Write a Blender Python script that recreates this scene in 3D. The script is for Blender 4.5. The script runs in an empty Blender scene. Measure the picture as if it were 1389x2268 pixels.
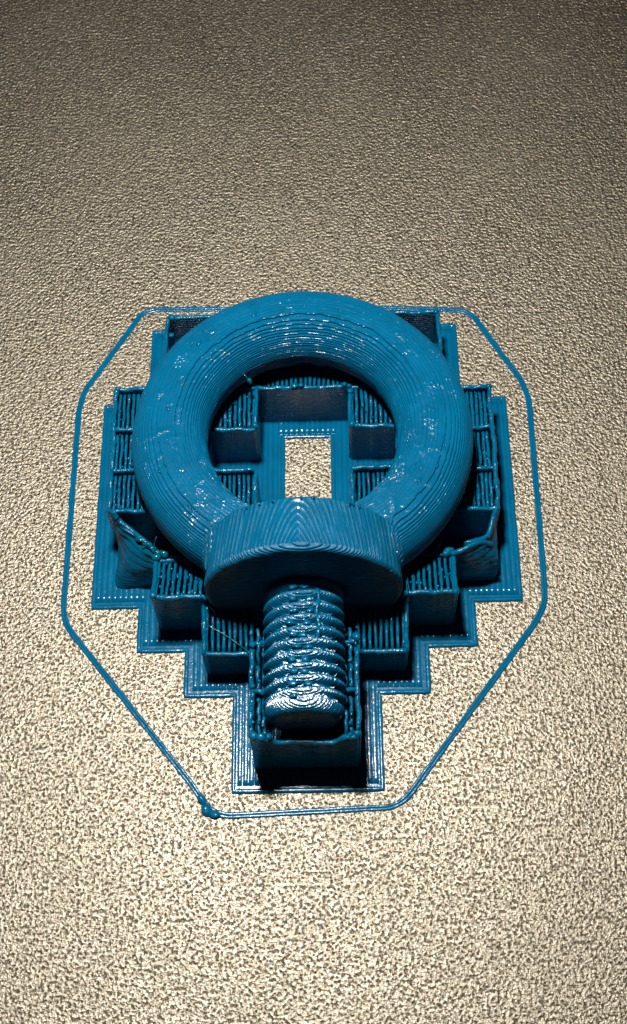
import bpy, math, random
import numpy as np
from mathutils import Vector, geometry, noise as mnoise

# ------------------------------------------------------------------ scene, camera, light (1 unit = 1 mm)
S = bpy.context.scene
S.unit_settings.system = 'METRIC'
S.unit_settings.scale_length = 0.001
S.view_settings.view_transform = 'Standard'
S.view_settings.look = 'None'
S.view_settings.gamma = 1
S.view_settings.exposure = 0.0
S.render.resolution_x, S.render.resolution_y = 627, 1024
COL = S.collection

CAMP = (3.7234, -78.0411, 141.8798)
CAMR = (0.483567, 0.025498, -0.010384)
cam_d = bpy.data.cameras.new('camera')
cam_d.sensor_fit = 'VERTICAL'
cam_d.sensor_height = 24
cam_d.lens = 3203.448539 / 2268 * 24
cam_d.clip_start = 1
cam_d.clip_end = 2000
cam_d.dof.use_dof = True
cam_d.dof.focus_distance = 152
cam_d.dof.aperture_fstop = 0.06        # lens unit is mm, scene unit is mm: an aperture of about 0.6 mm
print('fstop', cam_d.dof.aperture_fstop)
cam = bpy.data.objects.new('camera', cam_d)
cam.location = CAMP
cam.rotation_euler = CAMR
COL.objects.link(cam)
S.camera = cam

W = bpy.data.worlds.new('World')
S.world = W
W.use_nodes = True
W.node_tree.nodes['Background'].inputs[0].default_value = (0.80, 0.88, 1.0, 1)
W.node_tree.nodes['Background'].inputs[1].default_value = 0.010

ld = bpy.data.lights.new('overhead_lamp', 'AREA')
ld.shape = 'DISK'
ld.size = 16
ld.energy = 395000
ld.color = (1.0, 0.97, 0.91)
lo = bpy.data.objects.new('overhead_lamp', ld)
lo.location = (-10, 8, 160)
COL.objects.link(lo)

# ------------------------------------------------------------------ materials
def newmat(name):
    m = bpy.data.materials.new(name)
    m.use_nodes = True
    nt = m.node_tree
    return m, nt, nt.nodes['Principled BSDF']

def nd(nt, t, **kw):
    n = nt.nodes.new(t)
    for k, v in kw.items():
        if isinstance(k, str) and hasattr(n, k):
            setattr(n, k, v)
    return n

def noise_node(nt, vec, scale, detail=2.0, rough=0.5, dist=0.0):
    n = nt.nodes.new('ShaderNodeTexNoise')
    n.inputs['Scale'].default_value = scale
    n.inputs['Detail'].default_value = detail
    n.inputs['Roughness'].default_value = rough
    n.inputs['Distortion'].default_value = dist
    nt.links.new(vec, n.inputs['Vector'])
    return n

def ramp(nt, fac, stops):
    r = nt.nodes.new('ShaderNodeValToRGB')
    e = r.color_ramp.elements
    while len(e) < len(stops):
        e.new(0.5)
    for i, (p, c) in enumerate(stops):
        e[i].position = p
        e[i].color = c if len(c) == 4 else (*c, 1)
    nt.links.new(fac, r.inputs['Fac'])
    return r

def bump(nt, height, dist, strength=1.0, prev=None):
    b = nt.nodes.new('ShaderNodeBump')
    b.inputs['Distance'].default_value = dist
    b.inputs['Strength'].default_value = strength
    nt.links.new(height, b.inputs['Height'])
    if prev is not None:
        nt.links.new(prev, b.inputs['Normal'])
    return b

def geo_pos(nt):
    g = nt.nodes.new('ShaderNodeNewGeometry')
    return g.outputs['Position']

def filament(name, layered=False, crest=False, beads=None, base=(0.0, 0.108, 0.225), rough=0.15, ior=1.42, mottled=0.5):
    m, nt, bs = newmat(name)
    pos = geo_pos(nt)
    n1 = noise_node(nt, pos, 0.35, 3)
    c = ramp(nt, n1.outputs['Fac'], [(0.3, tuple(v * 0.88 for v in base)), (0.7, tuple(v * 1.10 for v in base))])
    nt.links.new(c.outputs['Color'], bs.inputs['Base Color'])
    n2 = noise_node(nt, pos, 1.1, 3, 0.6)
    r = ramp(nt, n2.outputs['Fac'], [(0.35, (rough - 0.04,) * 3), (0.75, (rough + 0.05,) * 3)])
    nt.links.new(r.outputs['Color'], bs.inputs['Roughness'])
    bs.inputs['IOR'].default_value = ior
    n3 = noise_node(nt, pos, 2.6, 3, 0.6)
    b = bump(nt, n3.outputs['Fac'], 0.05 * mottled * 2)
    if beads:
        def mth(op, a, b_=None):
            n = nt.nodes.new('ShaderNodeMath'); n.operation = op
            for sock, v in ((0, a), (1, b_)):
                if v is None: continue
                if isinstance(v, (int, float)): n.inputs[sock].default_value = v
                else: nt.links.new(v, n.inputs[sock])
            return n.outputs[0]
        sp = nt.nodes.new('ShaderNodeSeparateXYZ')
        nt.links.new(pos, sp.inputs[0])
        X_, Y_ = sp.outputs['X'], sp.outputs['Y']
        if beads == 'ring':          # extruded lines run round the ring
            u = mth('SQRT', mth('ADD', mth('MULTIPLY', X_, X_), mth('MULTIPLY', Y_, Y_)))
        else:                        # and fan out over the collar
            ax_ = mth('ABSOLUTE', mth('ADD', X_, 0.25))
            kk = mth('DIVIDE', 0.5, mth('ADD', 1.0, mth('MULTIPLY', ax_, 0.4)))
            u = mth('ADD', ax_, mth('MULTIPLY', mth('ADD', Y_, 17.3), kk))
        u = mth('ADD', u, mth('MULTIPLY', n1.outputs['Fac'], 0.25))
        wv = mth('ABSOLUTE', mth('SINE', mth('MULTIPLY', u, math.pi / 0.40)))
        gb = nt.nodes.new('ShaderNodeNewGeometry')
        sb_ = nt.nodes.new('ShaderNodeSeparateXYZ')
        nt.links.new(gb.outputs['True Normal'], sb_.inputs[0])
        msk_ = mth('MULTIPLY', wv, mth('MAXIMUM', sb_.outputs['Z'], 0.0))
        if beads == 'fan':
            edge = mth('MULTIPLY', mth('GREATER_THAN', Y_, -17.3), mth('LESS_THAN', Y_, -12.1))
            msk_ = mth('MULTIPLY', msk_, edge)
        b = bump(nt, msk_, 0.018 if beads == 'ring' else 0.07, 1.0, b.outputs['Normal'])
    if crest:
        gn = nt.nodes.new('ShaderNodeNewGeometry')
        sz_ = nt.nodes.new('ShaderNodeSeparateXYZ')
        nt.links.new(gn.outputs['True Normal'], sz_.inputs[0])
        up = nt.nodes.new('ShaderNodeMapRange')
        up.inputs['From Min'].default_value = 0.93
        up.inputs['From Max'].default_value = 1.0
        nt.links.new(sz_.outputs['Z'], up.inputs['Value'])
        msk = noise_node(nt, pos, 0.42, 2, 0.6)
        mr = ramp(nt, msk.outputs['Fac'], [(0.52, (0, 0, 0)), (0.66, (1, 1, 1))])
        fine = noise_node(nt, pos, 2.1, 2.5, 0.65, 0.8)
        m1 = nt.nodes.new('ShaderNodeMath'); m1.operation = 'MULTIPLY'
        nt.links.new(mr.outputs['Color'], m1.inputs[0]); nt.links.new(up.outputs['Result'], m1.inputs[1])
        m2 = nt.nodes.new('ShaderNodeMath'); m2.operation = 'MULTIPLY'
        nt.links.new(m1.outputs[0], m2.inputs[0]); nt.links.new(fine.outputs['Fac'], m2.inputs[1])
        b = bump(nt, m2.outputs[0], 0.10, 1.0, b.outputs['Normal'])
    if layered:
        sx = nt.nodes.new('ShaderNodeSeparateXYZ')
        nt.links.new(pos, sx.inputs[0])
        k = nt.nodes.new('ShaderNodeMath'); k.operation = 'MULTIPLY'
        k.inputs[1].default_value = 2 * math.pi / 0.4
        nt.links.new(sx.outputs['Z'], k.inputs[0])
        s = nt.nodes.new('ShaderNodeMath'); s.operation = 'SINE'
        nt.links.new(k.outputs[0], s.inputs[0])
        b = bump(nt, s.outputs[0], 0.008, 1.0, b.outputs['Normal'])
    nt.links.new(b.outputs['Normal'], bs.inputs['Normal'])
    return m

M_BOLT = filament('blue_filament_layers', crest=True, beads='ring', rough=0.19, mottled=0.3)
M_COLLAR = filament('blue_filament_collar', beads='fan', rough=0.22, mottled=0.2, ior=1.5)
M_THREAD = filament('blue_filament_thread', rough=0.17, mottled=0.35)
M_WALL = filament('blue_filament_support', layered=True, rough=0.16, base=(0.0, 0.105, 0.21), mottled=0.8, ior=1.36)
M_RAFT = filament('blue_filament_first_layer', rough=0.18, mottled=0.25)
M_BLOB = filament('blue_filament_blob', base=(0.0, 0.11, 0.17), rough=0.14, mottled=0.2)

def plate_material():
    m, nt, bs = newmat('textured_gold_coating')
    pos = geo_pos(nt)
    bs.inputs['Metallic'].default_value = 1.0
    big = noise_node(nt, pos, 0.05, 3)
    g = noise_node(nt, pos, 3.0, 2.0, 0.5, 0.15)
    g2 = noise_node(nt, pos, 1.3, 2.0, 0.6, 0.3)
    c = ramp(nt, g.outputs['Fac'], [(0.34, (0.19, 0.15, 0.095)), (0.52, (0.395, 0.355, 0.285))])
    nt.links.new(c.outputs['Color'], bs.inputs['Base Color'])
    r = ramp(nt, big.outputs['Fac'], [(0.3, (0.43,) * 3), (0.7, (0.50,) * 3)])
    nt.links.new(r.outputs['Color'], bs.inputs['Roughness'])
    h = ramp(nt, g.outputs['Fac'], [(0.30, (0, 0, 0)), (0.42, (0.55,) * 3), (0.62, (1, 1, 1))])
    b = bump(nt, h.outputs['Color'], 0.092)
    b2 = bump(nt, g2.outputs['Fac'], 0.06, 1.0, b.outputs['Normal'])
    nt.links.new(b2.outputs['Normal'], bs.inputs['Normal'])
    return m
M_PLATE = plate_material()

# ------------------------------------------------------------------ mesh helpers
def link(name, verts, faces, mat, parent=None, smooth=True, kind=None, flat=None):
    me = bpy.data.meshes.new(name)
    me.from_pydata([tuple(map(float, v)) for v in verts], [], faces)
    me.materials.append(mat)
    if smooth:
        sm = np.ones(len(me.polygons), dtype=bool)
        if flat is not None:
            sm[:] = ~np.asarray(flat, dtype=bool)
        me.polygons.foreach_set('use_smooth', sm)
    me.update()
    o = bpy.data.objects.new(name, me)
    COL.objects.link(o)
    if parent is not None:
        o.parent = parent
    if kind:
        o['kind'] = kind
    return o

def empty(name, label, cat):
    o = bpy.data.objects.new(name, None)
    o.empty_display_size = 3
    COL.objects.link(o)
    o['label'] = label
    o['category'] = cat
    return o

def wn(x, y, z=0.0, s=1.0):
    return mnoise.noise(Vector((x * s + 11.3, y * s - 4.7, z * s + 2.9)))

def sweep(path, prof, closed=False, vary=0.0, seed=0.0):
    """path: 3D points; prof: list of (side, up). returns verts, faces"""
    P = [Vector(p) for p in path]
    n, k = len(P), len(prof)
    V, F = [], []
    for i, p in enumerate(P):
        a = P[(i - 1) % n] if (closed or i > 0) else p
        b = P[(i + 1) % n] if (closed or i < n - 1) else p
        t = (b - a); t.z = 0
        t = t.normalized() if t.length > 1e-6 else Vector((0, 1, 0))
        d = Vector((t.y, -t.x, 0))
        w = 1 + vary * wn(p.x, p.y, seed, 1.6)
        h = 1 + vary * wn(p.x, p.y, seed + 9, 2.3)
        for s, u in prof:
            V.append(p + d * s * w + Vector((0, 0, u * h)))
    m = n if closed else n - 1
    for i in range(m):
        j = (i + 1) % n
        for q in range(k - 1):
            F.append((i * k + q, i * k + q + 1, j * k + q + 1, j * k + q))
    if not closed:
        F.append(tuple(range(k - 1, -1, -1)))
        F.append(tuple((n - 1) * k + q for q in range(k)))
    return V, F

# ------------------------------------------------------------------ the plate
def build_plate():
    x0, x1, y0, y1, t = -110, 110, -68, 152, 0.8
    V = [(x0, y0, -t), (x1, y0, -t), (x1, y1, -t), (x0, y1, -t), (x0, y0, 0), (x1, y0, 0), (x1, y1, 0), (x0, y1, 0)]
    F = [(0, 3, 2, 1), (4, 5, 6, 7), (0, 1, 5, 4), (1, 2, 6, 5), (2, 3, 7, 6), (3, 0, 4, 7)]
    o = link('build_plate', V, F, M_PLATE, smooth=False, kind='structure')
    o['label'] = 'gold grey metal sheet with a fine pebbled texture under the print'
build_plate()

# ------------------------------------------------------------------ eye bolt, sliced into real layers
H = 10.3
LH = 0.2
RC0, RC1 = 9.35, 10.0

def smin(a, b, k):
    h = np.clip(0.5 + 0.5 * (b - a) / k, 0, 1)
    return b * (1 - h) + a * h - k * h * (1 - h)

_rng = np.random.RandomState(7)
_wv = [(_rng.uniform(-1, 1, 3) * f, _rng.uniform(0, 6.28), 1 / (1 + f * .5)) for f in (0.5, 0.9, 1.4, 2.1, 2.9, 3.7, 4.6, 5.6)]
def fnoise(x, y, z):
    s = 0
    for w, ph, a in _wv:
        s = s + a * np.sin((x * w[0] + y * w[1] + z * w[2]) * 2 + ph + 1.3 * np.sin(x * w[1] - y * w[0] + ph))
    return s / 2.2

def field(x, y, z):
    dz = z - H
    rho = np.sqrt(x * x + y * y)
    tor = np.sqrt((rho - 14) ** 2 + dz * dz) - 4.0
    rr = np.sqrt(x * x + dz * dz)
    R = RC0 + (RC1 - RC0) * np.clip((-12 - y) / 6, 0, 1)
    f = np.where(y > -15, 0.35, 0.65)
    qx, qy = rr - R + f, np.abs(y + 15) - 3 + f
    colr = np.minimum(np.maximum(qx, qy), 0) + np.sqrt(np.maximum(qx, 0) ** 2 + np.maximum(qy, 0) ** 2) - f
    ang = np.arctan2(dz, x)
    ph = y / 1.25 + ang / (2 * np.pi)
    rt = 3.26 + 0.76 * np.abs(np.sin(np.pi * ph)) ** 0.9
    end = np.clip((y + 30.5) / 0.6, 0, 1)
    rt = rt * end + 3.85 * (1 - end)
    tt = np.clip((-30.0 - y) / 1.5, 0, 1)
    rt = rt - 0.95 * (1 - np.sqrt(np.maximum(1 - tt * tt, 0)))
    thr = np.maximum(rr - rt, np.maximum(-31.5 - y, y + 15))
    body = smin(tor, colr, 0.9)
    body = body + 0.030 * fnoise(x, y, z) * (dz > 2.5) + 0.012 * fnoise(x * 2.1, y * 2.1, z * 2)
    thr = thr + 0.035 * fnoise(x * 2.2, y * 1.3, z)
    return np.minimum(body, thr)

CASES = {1: [('l', 'b')], 2: [('b', 'r')], 3: [('l', 'r')], 4: [('r', 't')], 5: [('l', 't'), ('r', 'b')], 6: [('b', 't')],
         7: [('l', 't')], 8: [('t', 'l')], 9: [('t', 'b')], 10: [('b', 'l'), ('t', 'r')], 11: [('t', 'r')],
         12: [('r', 'l')], 13: [('r', 'b')], 14: [('b', 'l')]}

def contours(V, xs, ys):
    nx, ny = V.shape
    ins = V < 0
    c = ins[:-1, :-1] * 1 + ins[1:, :-1] * 2 + ins[1:, 1:] * 4 + ins[:-1, 1:] * 8
    nxt = {}
    def eid(i, j, e):
        if e == 'b': return (i * ny + j) * 2
        if e == 't': return (i * ny + j + 1) * 2
        if e == 'l': return (i * ny + j) * 2 + 1
        return ((i + 1) * ny + j) * 2 + 1
    for case, segs in CASES.items():
        I, J = np.nonzero(c == case)
        for a, b in segs:
            A = eid(I, J, a); B = eid(I, J, b)
            nxt.update(zip(A.tolist(), B.tolist()))
    out = []
    while nxt:
        s, n = nxt.popitem()
        loop = [s]
        while n != s and n in nxt:
            loop.append(n)
            n = nxt.pop(n)
        if len(loop) < 6:
            continue
        L = np.array(loop)
        v = L % 2; q = L // 2; i = q // ny; j = q % ny
        i2 = i + (v == 0); j2 = j + (v == 1)
        a, b = V[i, j], V[i2, j2]
        t = a / (a - b)
        out.append(np.stack([xs[i] + (xs[i2] - xs[i]) * t, ys[j] + (ys[j2] - ys[j]) * t], 1))
    return out

def simplify(P, tol):
    """closed Douglas-Peucker"""
    n = len(P)
    k = int(np.argmax(((P - P[0]) ** 2).sum(1)))
    if k == 0:
        return P
    Q = np.vstack([P, P[:1]])
    keep = np.zeros(n + 1, bool)
    keep[[0, k, n]] = True
    st = [(0, k), (k, n)]
    while st:
        a, b = st.pop()
        if b - a < 2:
            continue
        d = Q[b] - Q[a]
        l = math.hypot(d[0], d[1]) + 1e-9
        e = Q[a + 1:b] - Q[a]
        dist = np.abs(e[:, 0] * d[1] - e[:, 1] * d[0]) / l
        m = int(np.argmax(dist))
        if dist[m] > tol:
            m += a + 1
            keep[m] = True
            st += [(a, m), (m, b)]
        elif l > 1.3:
            m = (a + b) // 2
            keep[m] = True
            st += [(a, m), (m, b)]
    return Q[:-1][keep[:-1]]

def build_bolt():
    root = empty('eye_bolt', 'blue 3D printed eye bolt lying on its support, with ring, collar and threaded shank', 'eye bolt')
    regs = {'ring': ([], [], []), 'collar': ([], [], []), 'threaded_shank': ([], [], [])}
    st = 0.11
    nl = int(round(20.0 / LH))
    for li in range(nl):
        z0 = 0.3 + li * LH
        zm = z0 + LH / 2
        dz = zm - H
        # extents needed for this layer
        half = math.sqrt(max(100 - dz * dz, 0)) + 0.6
        if abs(dz) < 4.3:
            xa, ya, yb = 18.6, -31.9, 18.5
        else:
            xa, ya, yb = half + 1.2, -18.6, -9.0
        xs = np.arange(-xa, xa, st); ys = np.arange(ya, yb, st)
        X, Y = np.meshgrid(xs, ys, indexing='ij')
        Fv = field(X, Y, zm)
        loops = [simplify(c, 0.008) for c in contours(Fv, xs, ys)]
        loops = [l for l in loops if len(l) >= 5]
        rings = []
        jx, jy = random.Random(li).uniform(-.012, .012), random.Random(li + 500).uniform(-.012, .012)
        capz = z0 + LH if dz > -0.5 else z0
        caploops = []
        for L in loops:
            a = np.roll(L, 1, 0); b = np.roll(L, -1, 0)
            d1 = L - a; d2 = b - L
            d1 /= np.linalg.norm(d1, axis=1, keepdims=True) + 1e-9
            d2 /= np.linalg.norm(d2, axis=1, keepdims=True) + 1e-9
            t = d1 + d2
            t /= np.linalg.norm(t, axis=1, keepdims=True) + 1e-9
            nrm = np.stack([t[:, 1], -t[:, 0]], 1)       # outward for this winding (checked below)
            probe = L + nrm * 0.08
            fi = field(probe[:, 0], probe[:, 1], zm).mean()
            fo = field(L[:, 0] - nrm[:, 0] * 0.08, L[:, 1] - nrm[:, 1] * 0.08, zm).mean()
            if fi < fo:
                nrm = -nrm
                flip = True
            else:
                flip = False
            n = len(L)
            prof = ((0.0, -0.10), (0.03, -0.03), (0.09, 0.012), (0.15, -0.012), (0.184, -0.05), (0.2, -0.105))
            vv = []
            for hz, off in prof:
                p = L + nrm * off + np.array([jx, jy])
                vv.append(np.column_stack([p, np.full(n, z0 + hz * LH / 0.2)]))
            # capsule of side quads -> region by vertex
            mid = L
            inC = (mid[:, 1] < -11.75) & (mid[:, 0] ** 2 + dz * dz < 10.25 ** 2) & (mid[:, 1] > -18.3)
            inT = (mid[:, 1] < -17.9) & (mid[:, 0] ** 2 + dz * dz < 4.3 ** 2)
            tag = np.where(inT, 2, np.where(inC, 1, 0))
            names = ('ring', 'collar', 'threaded_shank')
            nt = np.roll(tag, -1)
            for r in (0, 1, 2):
                idx = np.nonzero(tag == r)[0]
                if len(idx) == 0:
                    continue
                Vv, Ff, Fl = regs[names[r]]
                used = sorted(set(idx.tolist()) | set(((idx + 1) % n).tolist()))
                mp = {u: q for q, u in enumerate(used)}
                base = len(Vv)
                K = len(used)
                for ring in vv:
                    Vv.extend(ring[used].tolist())
                for i in idx.tolist():
                    j = (i + 1) % n
                    for q in range(len(prof) - 1):
                        A = base + q * K + mp[i]; B = base + q * K + mp[j]
                        C = base + (q + 1) * K + mp[j]; D = base + (q + 1) * K + mp[i]
                        Ff.append((A, D, C, B) if flip else (A, B, C, D))
                        Fl.append(False)
            caploops.append(vv[-1] if dz > -0.5 else vv[0])
        # cap of the layer
        if caploops:
            pts2, ed = [], []
            for l in caploops:
                b0, m_ = len(pts2), len(l)
                pts2 += [Vector((p[0], p[1])) for p in l]
                ed += [(b0 + q, b0 + (q + 1) % m_) for q in range(m_)]
            ov, oe, of = geometry.delaunay_2d_cdt(pts2, ed, [], 0, 1e-5)[:3]
            allp = np.array([(v.x, v.y) for v in ov])
            tri_ = np.array(of)
            cen = allp[tri_].mean(1)
            ok = field(cen[:, 0] - jx, cen[:, 1] - jy, zm) < 0
            tris = tri_[ok]
            cen = cen[ok]
            for t_, ce in zip(tris, cen):
                if ce[1] < -18.0:
                    r = 'threaded_shank'
                elif ce[1] < -11.9 and ce[0] ** 2 + dz * dz < 10.15 ** 2:
                    r = 'collar'
                else:
                    r = 'ring'
                Vv, Ff, Fl = regs[r]
                a, b, c = (allp[q] for q in t_)
                cr = (b[0] - a[0]) * (c[1] - a[1]) - (b[1] - a[1]) * (c[0] - a[0])
                base = len(Vv)
                zz = capz
                tri = (a, b, c) if (cr > 0) == (dz > -0.5) else (a, c, b)
                for p in tri:
                    Vv.append((p[0], p[1], zz))
                Ff.append((base, base + 1, base + 2))
                Fl.append(True)
    tot = 0
    for k, (Vv, Ff, Fl) in regs.items():
        link(k, Vv, Ff, {'ring': M_BOLT, 'collar': M_COLLAR}.get(k, M_THREAD), root, flat=Fl)
        tot += sum(len(f) - 2 for f in Ff)
    print('bolt tris', tot)
    return root
BOLT = build_bolt()

def ico_blob(name, c, r, mat, parent, sub=2, squash=(1, 1, 1), wob=0.15, rotz=0.0):
    import bmesh
    bm = bmesh.new()
    bmesh.ops.create_icosphere(bm, subdivisions=sub, radius=1)
    cz, sz = math.cos(rotz), math.sin(rotz)
    V = []
    for v in bm.verts:
        p = v.co.copy()
        k = 1 + wob * mnoise.noise(p * 1.3 + Vector(c))
        x, y, z = p.x * squash[0] * r * k, p.y * squash[1] * r * k, p.z * squash[2] * r * k
        V.append((c[0] + x * cz - y * sz, c[1] + x * sz + y * cz, c[2] + z))
    F = [tuple(v.index for v in f.verts) for f in bm.faces]
    bm.free()
    if name is None:
        return V, F
    return link(name, V, F, mat, parent)

def merge(parts):
    V, F = [], []
    for v, f in parts:
        b = len(V)
        V += list(v)
        F += [tuple(i + b for i in q) for q in f]
    return V, F

def tube(path, r, seg=6):
    P = [Vector(p) for p in path]
    V, F = [], []
    for i, p in enumerate(P):
        t = (P[min(i + 1, len(P) - 1)] - P[max(i - 1, 0)]).normalized()
        u = t.orthogonal().normalized(); w = t.cross(u)
        rr = r[i] if isinstance(r, (list, tuple)) else r
        for s in range(seg):
            a = 2 * math.pi * s / seg
            V.append(p + (u * math.cos(a) + w * math.sin(a)) * rr)
    for i in range(len(P) - 1):
        for s in range(seg):
            s2 = (s + 1) % seg
            F.append((i * seg + s, i * seg + s2, (i + 1) * seg + s2, (i + 1) * seg + s))
    F.append(tuple(range(seg - 1, -1, -1)))
    F.append(tuple((len(P) - 1) * seg + s for s in range(seg)))
    return V, F

def smooth_path(pts, n=6):
    P = [Vector(p) for p in pts]
    out = []
    for i in range(len(P) - 1):
        p0 = P[max(i - 1, 0)]; p1 = P[i]; p2 = P[i + 1]; p3 = P[min(i + 2, len(P) - 1)]
        for k in range(n):
            t = k / n
            out.append(0.5 * ((2 * p1) + (p2 - p0) * t + (2 * p0 - 5 * p1 + 4 * p2 - p3) * t * t + (3 * p1 - p0 - 3 * p2 + p3) * t ** 3))
    out.append(P[-1])
    return out

# scars, seam crumbs and ooze on the crest of the ring and along the collar and thread
def bolt_crumbs():
    rng = random.Random(21)
    parts = []
    for k in range(150):
        a = rng.uniform(0, 2 * math.pi)
        if math.sin(a) < -0.78:
            continue
        rho = 14 + rng.gauss(0.0, 0.65) + (0.5 if k % 3 else -0.5)
        d = rho - 14
        z = H + math.sqrt(16 - min(d * d, 9))
        r = rng.uniform(0.05, 0.17) * (1.5 if rng.random() < 0.12 else 1)
        ln = rng.uniform(1, 2.6)
        parts.append(ico_blob(None, (rho * math.cos(a), rho * math.sin(a), z - 0.02), r, None, None, 1,
                              (1, ln, 0.45), 0.3, a))
    for k in range(26):
        x = rng.uniform(-9, 9); y = rng.choice((-12.4, -17.6)) + rng.gauss(0, 0.15)
        z = H + math.sqrt(95 - x * x) - 0.05
        parts.append(ico_blob(None, (x, y, z), rng.uniform(0.05, 0.13), None, None, 1, (1, 1.5, 0.6), 0.3, rng.uniform(0, 3)))
    V, F = merge(parts)
    o = link('surface_crumbs', V, F, M_THREAD, BOLT, kind='stuff')
    # seam of ooze running along the thread crest
    parts = []
    for k in range(10):
        y = -19.0 - k * 1.25
        parts.append(ico_blob(None, (-0.9 + rng.gauss(0, .15), y, H + 3.78), 0.30, None, None, 2, (1.5, 0.9, 0.32), 0.8))
        if k < 9:
            parts.append(ico_blob(None, (0.35 + rng.gauss(0, .15), y - 0.1, H + 3.84), 0.27, None, None, 2, (1.7, 0.9, 0.32), 0.8))
    path = [(1.45 + 0.12 * math.sin(y * 2.1), y, H + 3.6 + 0.12 * math.sin(y * 5)) for y in np.arange(-19.2, -24.9, -0.3)]
    parts.append(tube(path, [0.2 + 0.07 * math.sin(q * 1.7) for q in range(len(path))], 7))
    V, F = merge(parts)
    link('ooze_seam', V, F, M_THREAD, BOLT, kind='stuff')
    # droplet under the ring and stray hairs
    o = ico_blob('droplet', (-5.66, 7.2, 10.4), 0.36, M_BLOB, BOLT, 2, (0.75, 1.0, 1.2), 0.2, 0.5)
    o['label'] = 'pale teal droplet'
    for pts in ([(10.2, -18.1, 12.5), (10.5, -18.3, 10.0), (10.3, -18.6, 8.0), (9.9, -18.6, 7.2)],
                [(-5.7, 7.2, 10.5), (-6.0, 7.45, 10.9), (-6.2, 7.7, 11.0), (-6.5, 8.1, 11.0)],
                [(7.4, 7.2, 7.6), (7.7, 7.5, 7.7), (8.1, 7.6, 7.9)],
                [(-9.6, -18.3, 8.4), (-9.2, -18.7, 7.8), (-9.1, -18.8, 7.0), (-9.5, -18.6, 6.4)]):
        V, F = tube(smooth_path(pts, 5), 0.055, 5)
        link('stray_hair', V, F, M_BLOB, BOLT)
bolt_crumbs()

# ------------------------------------------------------------------ support with its first layer
SUP = empty('support_structure', 'blue stair-stepped support of thin ribbed walls on a flat base, under the eye bolt', 'print support')
B0, G = -32.75, 5.14
YY = [B0 + G * k for k in range(11)]
XX = [G * k for k in range(-4, 5)]
def rowhalf(r):            # half width in cells of a grid row
    return 1 if r < 2 else 2 if r == 2 else 3 if r == 3 else 4 if r < 8 else 3
def hole(cx, r):           # cells left empty inside the ring; cx = -4..3
    a = cx if cx >= 0 else -cx - 1
    return (r == 5 and a == 0) or (r == 6 and a <= 1) or (r == 7 and a == 0)
def filled(cx, r):
    if r < 0 or r > 9:
        return False
    a = cx if cx >= 0 else -cx - 1
    return a < rowhalf(r) and not hole(cx, r)

def underside(x, y):
    """height of the bolt's lower surface above a point, None where nothing is above"""
    best = None
    rho = math.hypot(x, y)
    if abs(rho - 14) < 4:
        best = H - math.sqrt(16 - (rho - 14) ** 2)
    if -18.2 < y < -11.8 and abs(x) < 10.2:
        z = H - math.sqrt(max(102 - x * x, 0)); best = z if best is None else min(best, z)
    if -31.2 < y <= -18 and abs(x) < 4.05:
        z = H - math.sqrt(max(16.4 - x * x, 0)); best = z if best is None else min(best, z)
    return best

def lerp(a, b, t):
    return a + (b - a) * max(0, min(1, t))

def ceil_z(x, y):
    ax = abs(x)
    if y < -22.6 or (y < -22.4 and ax < 5.2):
        z = lerp(lerp(8.2, 9.6, (ax - 2.9) / 0.9) if y < -32.3 else 9.6, 9.2, (y + 24) / 2) + (0.45 * wn(x, y, 3, 1.9) if ax > 3.7 and y > -32.3 else 0)
    elif y < -17.4:
        z = lerp(5.75, 7.4, (y + 22.47) / 5.1)
    elif y < -12.1:
        z = lerp(8.7, 6.7, (y + 17.33) / 5.1)
    elif y < 8.45:
        if ax > 14.9:
            z = (8.1 if x < 0 else 7.1) if y < -6.8 else (7.7 if x < 0 else 6.6)
        else:
            z = 7.25
    else:
        z = 6.5
        if ax < 5.3 and y < 8.6:
            z = 7.35
    u = underside(x, y)
    if u is not None:
        z = min(z, u - 0.12)
    return max(z, 0.3)

def strip(name, path, topf, zb=0.27, w=0.36, bead=1.25, parent=None, amp=0.2, fr=1.3, seed=0.0, mat=None, lean=None):
    """thin printed wall along a path with a rolled, lumpy top bead"""
    pts = [Vector((p[0], p[1], 0)) for p in path]
    n = len(pts)
    V, F = [], []
    k = 9
    for i, p in enumerate(pts):
        t = (pts[min(i + 1, n - 1)] - pts[max(i - 1, 0)]).normalized()
        d = Vector((t.y, -t.x, 0))
        zt = topf(p.x, p.y, i / max(1, n - 1)) + amp * wn(p.x, p.y, seed, fr)
        zt = max(zt, zb + 0.35)
        wob = d * (0.18 if w > .3 else 0.08) * wn(p.x, p.y, seed + 5, 0.7)
        lump = 1 + 0.45 * max(0, wn(p.x, p.y, seed + 3, 2.2)) * 2
        hw, hb = w / 2, w / 2 * bead * lump
        br = hb * 0.8
        for s, z in ((-hw, zb), (-hw, zt - 2 * br), (-hb, zt - br), (-hb * .7, zt - br * .25), (0, zt), (hb * .7, zt - br * .25), (hb, zt - br), (hw, zt - 2 * br), (hw, zb)):
            kf = (z - zb) / max(zt - zb, .1)
            V.append(p + d * s + wob * kf + Vector((0, 0, max(z, zb))))
    for i in range(n - 1):
        for q in range(k - 1):
            F.append((i * k + q, i * k + q + 1, (i + 1) * k + q + 1, (i + 1) * k + q))
    F.append(tuple(range(k - 1, -1, -1)))
    F.append(tuple((n - 1) * k + q for q in range(k)))
    return link(name, V, F, mat or M_WALL, parent or SUP)

def seg(a, b, st=0.35):
    n = max(2, int(math.hypot(b[0] - a[0], b[1] - a[1]) / st) + 1)
    return [(lerp(a[0], b[0], i / (n - 1)), lerp(a[1], b[1], i / (n - 1))) for i in range(n)]

def cz(x, y, t):
    return ceil_z(x, y)

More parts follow.
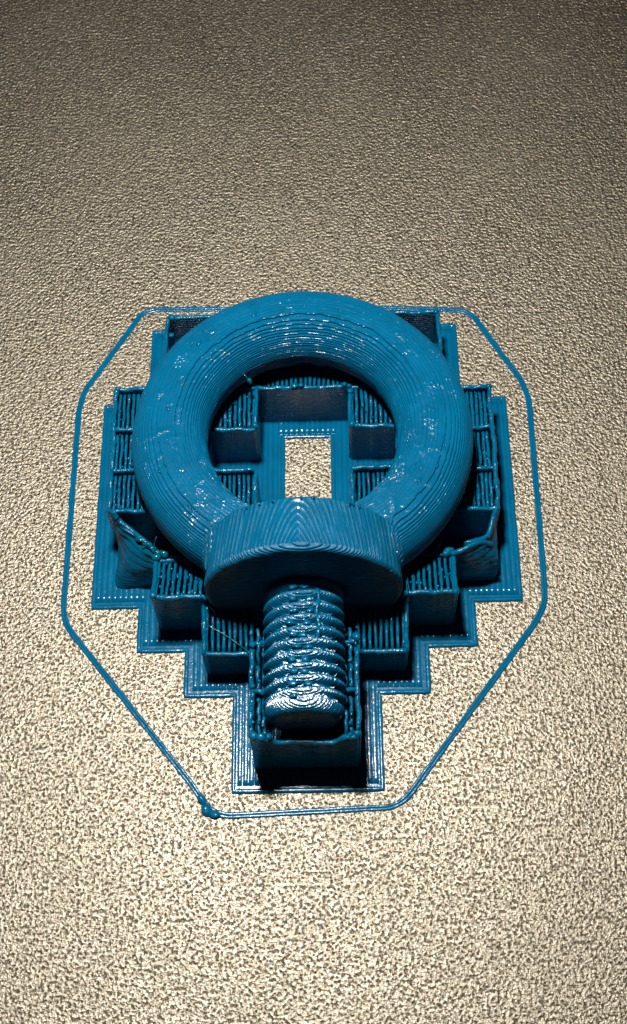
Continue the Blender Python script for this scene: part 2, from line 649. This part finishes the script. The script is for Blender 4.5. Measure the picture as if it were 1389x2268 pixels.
def build_walls():
    skip = {('h', -4, 4), ('h', 3, 4), ('v', -4, 4), ('v', 4, 4)}       # the two that collapsed, built below
    # walls along X at every grid line inside or round the footprint
    for j in range(11):
        run = []
        for cx in range(-4, 5):
            a, b = filled(cx, j) and cx < 4, filled(cx, j - 1) and cx < 4
            ok = (a or b) and ('h', cx, j) not in skip
            if ok and a and b and j != 4 and abs(cx + .5) < 1:
                ok = False                                   # hidden below the shank and collar
            key = (a and b) if ok else None
            if run and (not ok or key != run[0][1]):
                strip('support_wall', seg((G * run[0][0], YY[j]), (G * (run[-1][0] + 1), YY[j])), cz, seed=j * 1.7 + run[0][0], w=0.38)
                run = []
            if ok:
                run.append((cx, key))
    # walls along Y
    for i in range(-4, 5):
        run = []
        for r in range(11):
            a, b = filled(i - 1, r), filled(i, r)
            ok = (a != b) and ('v', i, r) not in skip
            if run and not ok:
                strip('support_wall', seg((G * i, YY[run[0]]), (G * i, YY[run[-1] + 1])), cz, seed=i * 2.3 + run[0] + .5, w=0.37)
                run = []
            if ok:
                run.append(r)
build_walls()

def ribs(x0, x1, y0, y1, n, topf, amp=0.12, w=0.27, seed=0.0, inset=0.3, zb=0.3):
    for k in range(n):
        x = lerp(x0, x1, (k + 0.5) / n) + 0.05 * wn(k, x0, seed, 3)
        pth = [(px + 0.05 * wn(px, py, seed + 3, 0.9), py) for px, py in seg((x, y0 + inset), (x, y1 - inset), 0.45)]
        strip('support_rib', pth, topf, w=w, bead=1.15, amp=amp, fr=1.6, seed=seed + k * 7.1, zb=zb)

def rz(dz):
    return lambda x, y, t: ceil_z(x, y) - dz
for sgn in (-1, 1):
    def X(a, b):
        return (a * G, b * G) if sgn > 0 else (-b * G, -a * G)
    for r in (5, 6, 7):
        x0, x1 = X(3, 4)
        ribs(x0 + .1, x1 - .3 if sgn > 0 else x1, YY[r], YY[r + 1], 10, rz(0.75), seed=r * 3 + sgn)
    x0, x1 = X(2, 3); ribs(x0, x1, YY[3], YY[4], 9, rz(0.25), seed=40 + sgn, amp=0.25)
    x0, x1 = X(1, 2); ribs(x0, x1, YY[2], YY[3], 9, rz(0.25), seed=50 + sgn)
    x0, x1 = X(1, 2)
    ribs(x0, x1, YY[7], YY[8], 10, rz(0.15), seed=60 + sgn, amp=0.3)
    ribs(x0, x1, YY[5], YY[6], 10, rz(0.75), seed=70 + sgn, amp=0.15)
    x0, x1 = X(0, 1); ribs(x0, x1, YY[8], YY[9], 10, rz(0.1), seed=80 + sgn, amp=0.2)

# ragged ribs beside the thread
rng = random.Random(5)
for sgn in (-1, 1):
    for k, ax in enumerate((3.95, 4.5)):
        y0 = -32.4
        for (ya, yb) in ((-32.5, -28.2), (-28.0, -24.9), (-24.8, -21.2)):
            x = sgn * (ax + rng.uniform(-.06, .06))
            strip('support_rib', [(x + 0.06 * math.sin(q * 1.9 + k + ya), y) for q, (x_, y) in enumerate(seg((x, ya), (x, yb), .4))],
                  lambda a, b, t, d=rng.uniform(.0, .6): 9.7 - d - 0.9 * (abs(t - .5) > .42), w=0.24, bead=1.3, amp=0.5, fr=1.4, seed=k * 9 + ya + sgn)
    for y in (-23.1, -28.1):
        strip('support_rib', [(sgn * q, y + 0.1 * math.sin(q * 3)) for q in (3.8, 4.1, 4.4, 4.7, 5.0)], lambda a, b, t: 9.75, w=0.3, bead=1.5, amp=0.3, seed=y, zb=5)
for c, r in (((-4.9, -32.6, 9.55), .42), ((-4.2, -32.7, 9.5), .45), ((-3.5, -32.6, 9.35), .35), ((-5.1, -23.2, 9.7), .32), ((-4.1, -23.0, 9.7), .25),
             ((5.0, -32.5, 9.6), .34), ((4.3, -32.6, 9.5), .25), ((5.15, -22.7, 10.0), .42), ((-5.1, -27.5, 9.6), .3), ((5.1, -27.2, 9.5), .25)):
    ico_blob('blob', c, r, M_WALL, SUP, 2, (1.1, 1, 0.8), 0.3)

# beads of ooze on the walls in the ring's opening and behind it
for c, r in (((-0.9, 8.3, 7.55), .36), ((-0.2, 8.35, 7.55), .3), ((4.6, 8.35, 7.5), .3), ((5.2, 7.6, 7.3), .3), ((5.1, 8.2, 7.45), .26), ((-5.2, 3.4, 7.4), .34), ((5.3, 3.4, 7.3), .42),
             ((12.5, 15.2, 6.4), .35), ((-14.9, 18.6, 6.5), .4), ((15.2, 18.6, 6.5), .35), ((15.3, 13.0, 6.5), .3), ((-14.9, 16.2, 6.4), .32),
             ((-18.4, 1.2, 7.0), .3), ((-18.2, -0.9, 7.0), .33), ((-15.3, -17.2, 8.7), .4), ((-15.4, -12.0, 6.9), .45), ((15.3, -17.3, 8.5), .4), ((14.7, -12.3, 7.0), .4),
             ((-20.4, 8.4, 7.6), .3), ((20.5, 8.3, 6.6), .34)):
    ico_blob('blob', c, r, M_BLOB if c[0] in (-0.9, -15.4) else M_WALL, SUP, 2, (1.1, 1, 0.75), 0.3)
for y in (4.2, 5.0, 5.6, 6.4, 7.2):
    for x in (-6.0, -7.0, -8.0, 6.1, 7.2, 8.1):
        if rng.random() < 0.6:
            ico_blob('blob', (x + rng.uniform(-.4, .4), y, ceil_z(x, y) - .05), rng.uniform(.1, .2), M_WALL, SUP, 1, (1, 1, .8), 0.2)

# the two collapsed corner walls
def loft(name, bottom, mids, top, th=0.32, label=None, n=28, m=26, ripple=0.15):
    def res(pts):
        P = smooth_path(pts, 8)
        L = [0]
        for a, b in zip(P, P[1:]):
            L.append(L[-1] + (b - a).length)
        out = []
        j = 0
        for i in range(n):
            s = L[-1] * i / (n - 1)
            while j < len(P) - 2 and L[j + 1] < s:
                j += 1
            t = (s - L[j]) / max(L[j + 1] - L[j], 1e-6)
            out.append(P[j].lerp(P[j + 1], min(1, t)))
        return out
    rows = [res(bottom)] + [res(q) for q in mids] + [res(top)]
    grid = []
    for i in range(n):
        colp = smooth_path([r[i] for r in rows], max(2, m // (len(rows) - 1)))
        grid.append(colp)
    k = len(grid[0])
    G1, G2 = [], []
    for i in range(n):
        for q in range(k):
            p = grid[i][q]
            du = grid[min(i + 1, n - 1)][q] - grid[max(i - 1, 0)][q]
            dv = grid[i][min(q + 1, k - 1)] - grid[i][max(q - 1, 0)]
            nn = du.cross(dv)
            nn = nn.normalized() if nn.length > 1e-6 else Vector((0, -1, 0))
            off = ripple * math.sin(p.z * 8.5 + 2 * wn(p.x, p.y, 0, .6)) * (q / k) + ripple * 1.5 * wn(p.x, p.y, p.z, .8)
            if q == 0: off = 0
            G1.append(p + nn * (th / 2 + off)); G2.append(p + nn * (off - th / 2))
    V = G1 + G2
    N = n * k
    F = []
    for i in range(n - 1):
        for q in range(k - 1):
            a, b, c, d = i * k + q, (i + 1) * k + q, (i + 1) * k + q + 1, i * k + q + 1
            F.append((a, b, c, d)); F.append((N + a, N + d, N + c, N + b))
        a, b = i * k + k - 1, (i + 1) * k + k - 1
        F.append((a, b, N + b, N + a))
        a, b = i * k, (i + 1) * k
        F.append((a, N + a, N + b, b))
    for i in (0, n - 1):
        for q in range(k - 1):
            F.append((i * k + q, i * k + q + 1, N + i * k + q + 1, N + i * k + q))
    o = link(name, V, F, M_WALL, SUP)
    if label:
        o['label'] = label
    # rolled rim along the top edge
    rim = [grid[i][-1] for i in range(n)]
    V, F = tube(rim, [0.26 + 0.16 * abs(wn(i * .5, 3, 0, .9)) for i in range(n)], 8)
    link('rolled_rim', V, F, M_WALL, o)
    return o
loft('collapsed_wall',
     [(-20.35, -7.1, .28), (-20.4, -9.6, .28), (-20.4, -12.1, .28), (-18, -12.25, .28), (-15.4, -12.2, .28)],
     [[(-20.1, -7.1, 4.3), (-19.6, -9.2, 4.2), (-18.5, -11.2, 4.0), (-17.0, -11.9, 3.8), (-15.4, -12.2, 4.0)]],
     [(-20.0, -7.1, 8.1), (-19.5, -7.8, 7.3), (-18.2, -8.8, 6.9), (-17.1, -9.8, 6.9), (-16.2, -10.6, 6.8), (-15.4, -11.3, 6.6), (-14.4, -12.0, 6.7)],
     label='wall folded inward with a crumpled top')
loft('collapsed_wall',
     [(20.4, -7.1, .28), (20.45, -9.6, .28), (20.4, -12.1, .28)],
     [[(20.3, -7.1, 4.0), (20.3, -9.3, 3.6), (20.2, -11.2, 3.0)]],
     [(20.3, -7.1, 7.0), (19.9, -8.0, 6.4), (19.6, -9.0, 6.1), (19.2, -9.9, 6.0), (18.25, -10.4, 6.1), (17.1, -10.7, 6.15)], ripple=0.06,
     label='side wall curling inward to a blunt tip')
loft('collapsed_wall',
     [(20.35, -12.2, .28), (18, -12.25, .28), (15.4, -12.2, .28)],
     [[(20.3, -11.9, 3.4), (18, -12.5, 3.8), (15.4, -12.3, 3.8)]],
     [(19.6, -10.9, 6.0), (18.4, -11.1, 7.0), (17.4, -11.6, 7.4), (16.3, -12.1, 7.2), (15.3, -12.3, 6.8)], ripple=0.10,
     label='front wall sagging with a wavy top edge')
for c, r, sq, a in (((-17.2, -9.9, 7.0), .36, (1.9, .8, .7), -.7), ((-16.3, -10.5, 6.95), .38, (1.5, .9, .7), -.6), ((-15.6, -11.1, 6.8), .3, (1.5, .8, .7), -.8), ((-14.6, -11.7, 7.0), .42, (1.5, .9, .7), -.2), ((-13.2, -12.0, 6.9), .22, (3.2, .8, .8), -.15),
                 ((-16.7, -10.6, 6.4), .3, (1, .7, 1.6), 0), ((17.1, -10.7, 6.2), .28, (1.5, .9, .8), .2), ((15.0, -12.0, 7.0), .42, (1.6, .8, .5), .2)):
    ico_blob('blob', c, r, M_BLOB, SUP, 2, sq, 0.75, a)
_r = random.Random(3)
crumbs = []
for sgn in (-1, 1):
    for k in range(46):
        x = sgn * _r.choice((3.95, 4.5, 5.14)); y = _r.uniform(-32.4, -21.5)
        crumbs.append(ico_blob(None, (x + _r.gauss(0, .06), y, 9.45 + _r.uniform(-.25, .25)), _r.uniform(.13, .24), None, None, 1, (1, _r.uniform(1, 2.2), .9), .5))
    for k in range(30):
        x = sgn * _r.uniform(10.6, 15.0); y = _r.uniform(-17.0, -12.5)
        crumbs.append(ico_blob(None, (x, y, ceil_z(x, y) - .25), _r.uniform(.08, .16), None, None, 1, (1, 1.6, 1), .3))
    for k in range(34):
        x = sgn * _r.uniform(17.9, 20.2); y = _r.uniform(-6.5, 8)
        crumbs.append(ico_blob(None, (x, y, ceil_z(x, y) - .7), _r.uniform(.07, .14), None, None, 1, (1, 1.8, 1), .3))
V, F = merge(crumbs)
link('support_crumbs', V, F, M_WALL, SUP, kind='stuff')
for pts in ([(-9.9, -19.6, 6.4), (-8.2, -20.6, 6.2), (-6.8, -21.6, 6.0), (-5.6, -22.6, 6.2)],
            [(-15.3, -12.0, 7.2), (-15.5, -11.2, 8.2), (-15.2, -10.6, 8.8)],
            [(13.9, -12.0, 7.1), (14.2, -10.9, 8.3), (14.0, -9.9, 8.9)],
            [(-13.0, -12.0, 6.9), (-11.9, -12.4, 6.7), (-10.8, -12.6, 6.6)]):
    V, F = tube(smooth_path(pts, 5), 0.06, 5)
    link('string', V, F, M_BLOB, SUP)

# ------------------------------------------------------------------ first layer: sheet, outline beads and infill lines
E = 2.42
def outline(e):
    """clockwise polygon of the stair-stepped footprint grown by e"""
    right = []
    levels = [(1, 0, 2), (2, 2, 3), (3, 3, 4), (4, 4, 8), (3, 8, 10)]
    for hw, r0, r1 in levels:
        x = G * hw + e
        y0 = YY[r0] - e if hw != 3 or r0 == 3 else YY[8] + e
        if hw == 4:
            y1 = YY[8] + e
        elif r0 == 8:
            y1 = YY[10] + e
        else:
            y1 = YY[r1] - e
        right.append((x, y0)); right.append((x, y1))
    left = [(-x, y) for x, y in reversed(right)]
    return right + left                                   # counter-clockwise
HX0, HX1, HY0, HY1 = -2.35, 3.0, -4.4, 6.05
def inside_iv(x, e):
    ax = abs(x)
    iv = []
    for hw, r0, r1 in ((1, 0, 2), (2, 2, 3), (3, 3, 4), (4, 4, 8), (3, 8, 10)):
        if ax <= G * hw + e:
            iv.append(((YY[r0] - e), (YY[r1] + e)))
    return (min(a for a, b in iv), max(b for a, b in iv)) if iv else None

def build_first_layer():
    pts = outline(E - 0.15)
    hole_ = [(HX0, HY0), (HX0, HY1), (HX1, HY1), (HX1, HY0)]
    polys = [[Vector((x, y, 0)) for x, y in pts], [Vector((x, y, 0)) for x, y in hole_]]
    tris = geometry.tessellate_polygon(polys)
    allp = pts + hole_
    n = len(allp)
    z0, z1 = 0.004, 0.17
    V = [(x, y, z1) for x, y in allp] + [(x, y, z0) for x, y in allp]
    F = []
    for t in tris:
        a, b, c = (allp[q] for q in t)
        cr = (b[0] - a[0]) * (c[1] - a[1]) - (b[1] - a[1]) * (c[0] - a[0])
        t = t if cr > 0 else (t[0], t[2], t[1])
        F.append(tuple(t)); F.append((t[0] + n, t[2] + n, t[1] + n))
    m = len(pts)
    for i in range(m):
        j = (i + 1) % m
        F.append((i, i + n, j + n, j))
    for i in range(4):
        a, b = m + i, m + (i + 1) % 4
        F.append((a, a + n, b + n, b))
    link('first_layer', V, F, M_RAFT, SUP, smooth=False)
    # outline bead, one closed line outside and one round the opening
    bead = [(-.26, -.13), (-.25, .02), (-.17, .10), (0, .135), (.17, .10), (.25, .02), (.26, -.13)]
    def dens(poly):
        out = []
        for a, b in zip(poly, poly[1:] + poly[:1]):
            s = seg(a, b, 0.5)
            out += s[:-1]
        return out
    for nm, poly in (('outline_bead', outline(E - 0.05)), ('outline_bead', [(HX0 - .15, HY0 - .15), (HX1 + .15, HY0 - .15), (HX1 + .15, HY1 + .15), (HX0 - .15, HY1 + .15)])):
        pth = [(x + .03 * wn(x, y, 1, 1.1), y + .03 * wn(x, y, 7, 1.1), .15) for x, y in dens(poly)]
        V, F = sweep(pth, bead, True, 0.25)
        link(nm, V, F, M_RAFT, SUP)
    # infill lines along Y; lines hidden under the support blocks stay out
    pitch = 0.60
    k = int((4 * G + E) / pitch) + 1
    lb = [(-.297, -.1), (-.283, .02), (-.2, .056), (0, .064), (.2, .056), (.283, .02), (.297, -.1)]
    def lines(x, a, b):
        if b - a < 0.8:
            return
        n = max(3, int((b - a) / 0.7))
        pth = []
        for i in range(n):
            y = lerp(a, b, i / (n - 1))
            e_ = min(1, min(y - a, b - y) / 0.5)
            pth.append((x + .045 * wn(x, y, 3, .8), y, .15 + 0.05 * (1 - e_) + .015 * wn(x, y, 4, 1.3)))
        V, F = sweep(pth, lb, False, 0.22, x)
        link('infill_line', V, F, M_RAFT, SUP)
    for i in range(-k, k + 1):
        x = (i + 0.5) * pitch
        iv = inside_iv(x, E - 0.42)
        if iv is None:
            continue
        a, b = iv[0] + 0.15, iv[1] - 0.15
        if HX0 - .5 < x < HX1 + .5:
            lines(x, a, HY0 - .45); lines(x, HY1 + .45, b)
        else:
            lines(x, a, b)
build_first_layer()

# ------------------------------------------------------------------ skirt
def build_skirt():
    pts = [(-19.37, 23.9), (-17.9, 24.38), (-10.43, 24.2), (10.63, 23.8), (19.0, 23.2), (20.22, 22.25), (25.25, 12.9), (25.8, 10.4),
           (25.62, -12.7), (25.5, -14.9), (24.49, -17.0), (10.3, -35.6), (9.4, -36.5), (8.2, -37.0), (-8.0, -37.6), (-9.6, -37.2), (-10.5, -36.2), (-11.6, -34.5),
           (-25.4, -17.0), (-26.0, -15.6), (-26.15, -13.6), (-26.1, 10.5), (-25.6, 13.0)]
    # round the corners
    P = pts
    out = []
    n = len(P)
    for i in range(n):
        a, b, c = np.array(P[i - 1]), np.array(P[i]), np.array(P[(i + 1) % n])
        l1, l2 = np.linalg.norm(a - b), np.linalg.norm(c - b)
        d = min(0.9, l1 * .45, l2 * .45)
        p0 = b + (a - b) / l1 * d; p1 = b + (c - b) / l2 * d
        for t in (0, .25, .5, .75, 1):
            out.append(tuple((1 - t) ** 2 * p0 + 2 * t * (1 - t) * b + t * t * p1))
    dense = []
    for a, b in zip(out, out[1:] + out[:1]):
        s = seg(a, b, 0.45)
        dense += s[:-1]
    root = empty('skirt', 'thin blue double skirt line tracing an elongated octagon on the plate around the print', 'skirt line')
    for off, seed in ((-.15, 0), (.15, 4)):
        N = len(dense)
        pth = []
        for i, p in enumerate(dense):
            a, b = dense[i - 1], dense[(i + 1) % N]
            t = np.array(b) - np.array(a); t /= np.linalg.norm(t)
            o = off + .04 * wn(p[0], p[1], seed, .7)
            pth.append((p[0] + t[1] * o, p[1] - t[0] * o, 0.1))
        bead = [(-.18, -.096), (-.17, .02), (-.12, .055), (0, .068), (.12, .055), (.17, .02), (.18, -.096)]
        V, F = sweep(pth, bead, True, 0.35, seed)
        link('skirt_bead', V, F, M_RAFT, root)
    for c, r, sq, a in (((-10.2, -37.0, .22), .52, (1.0, 1.3, .6), .5), ((-10.7, -35.9, .25), .4, (1, 1.6, .6), .5), ((-9.4, -37.5, .2), .42, (1.4, 1, .6), -.3)):
        ico_blob('blob', c, r, M_RAFT, root, 2, sq, 0.5, a)
build_skirt()
print('objects', len(bpy.data.objects))
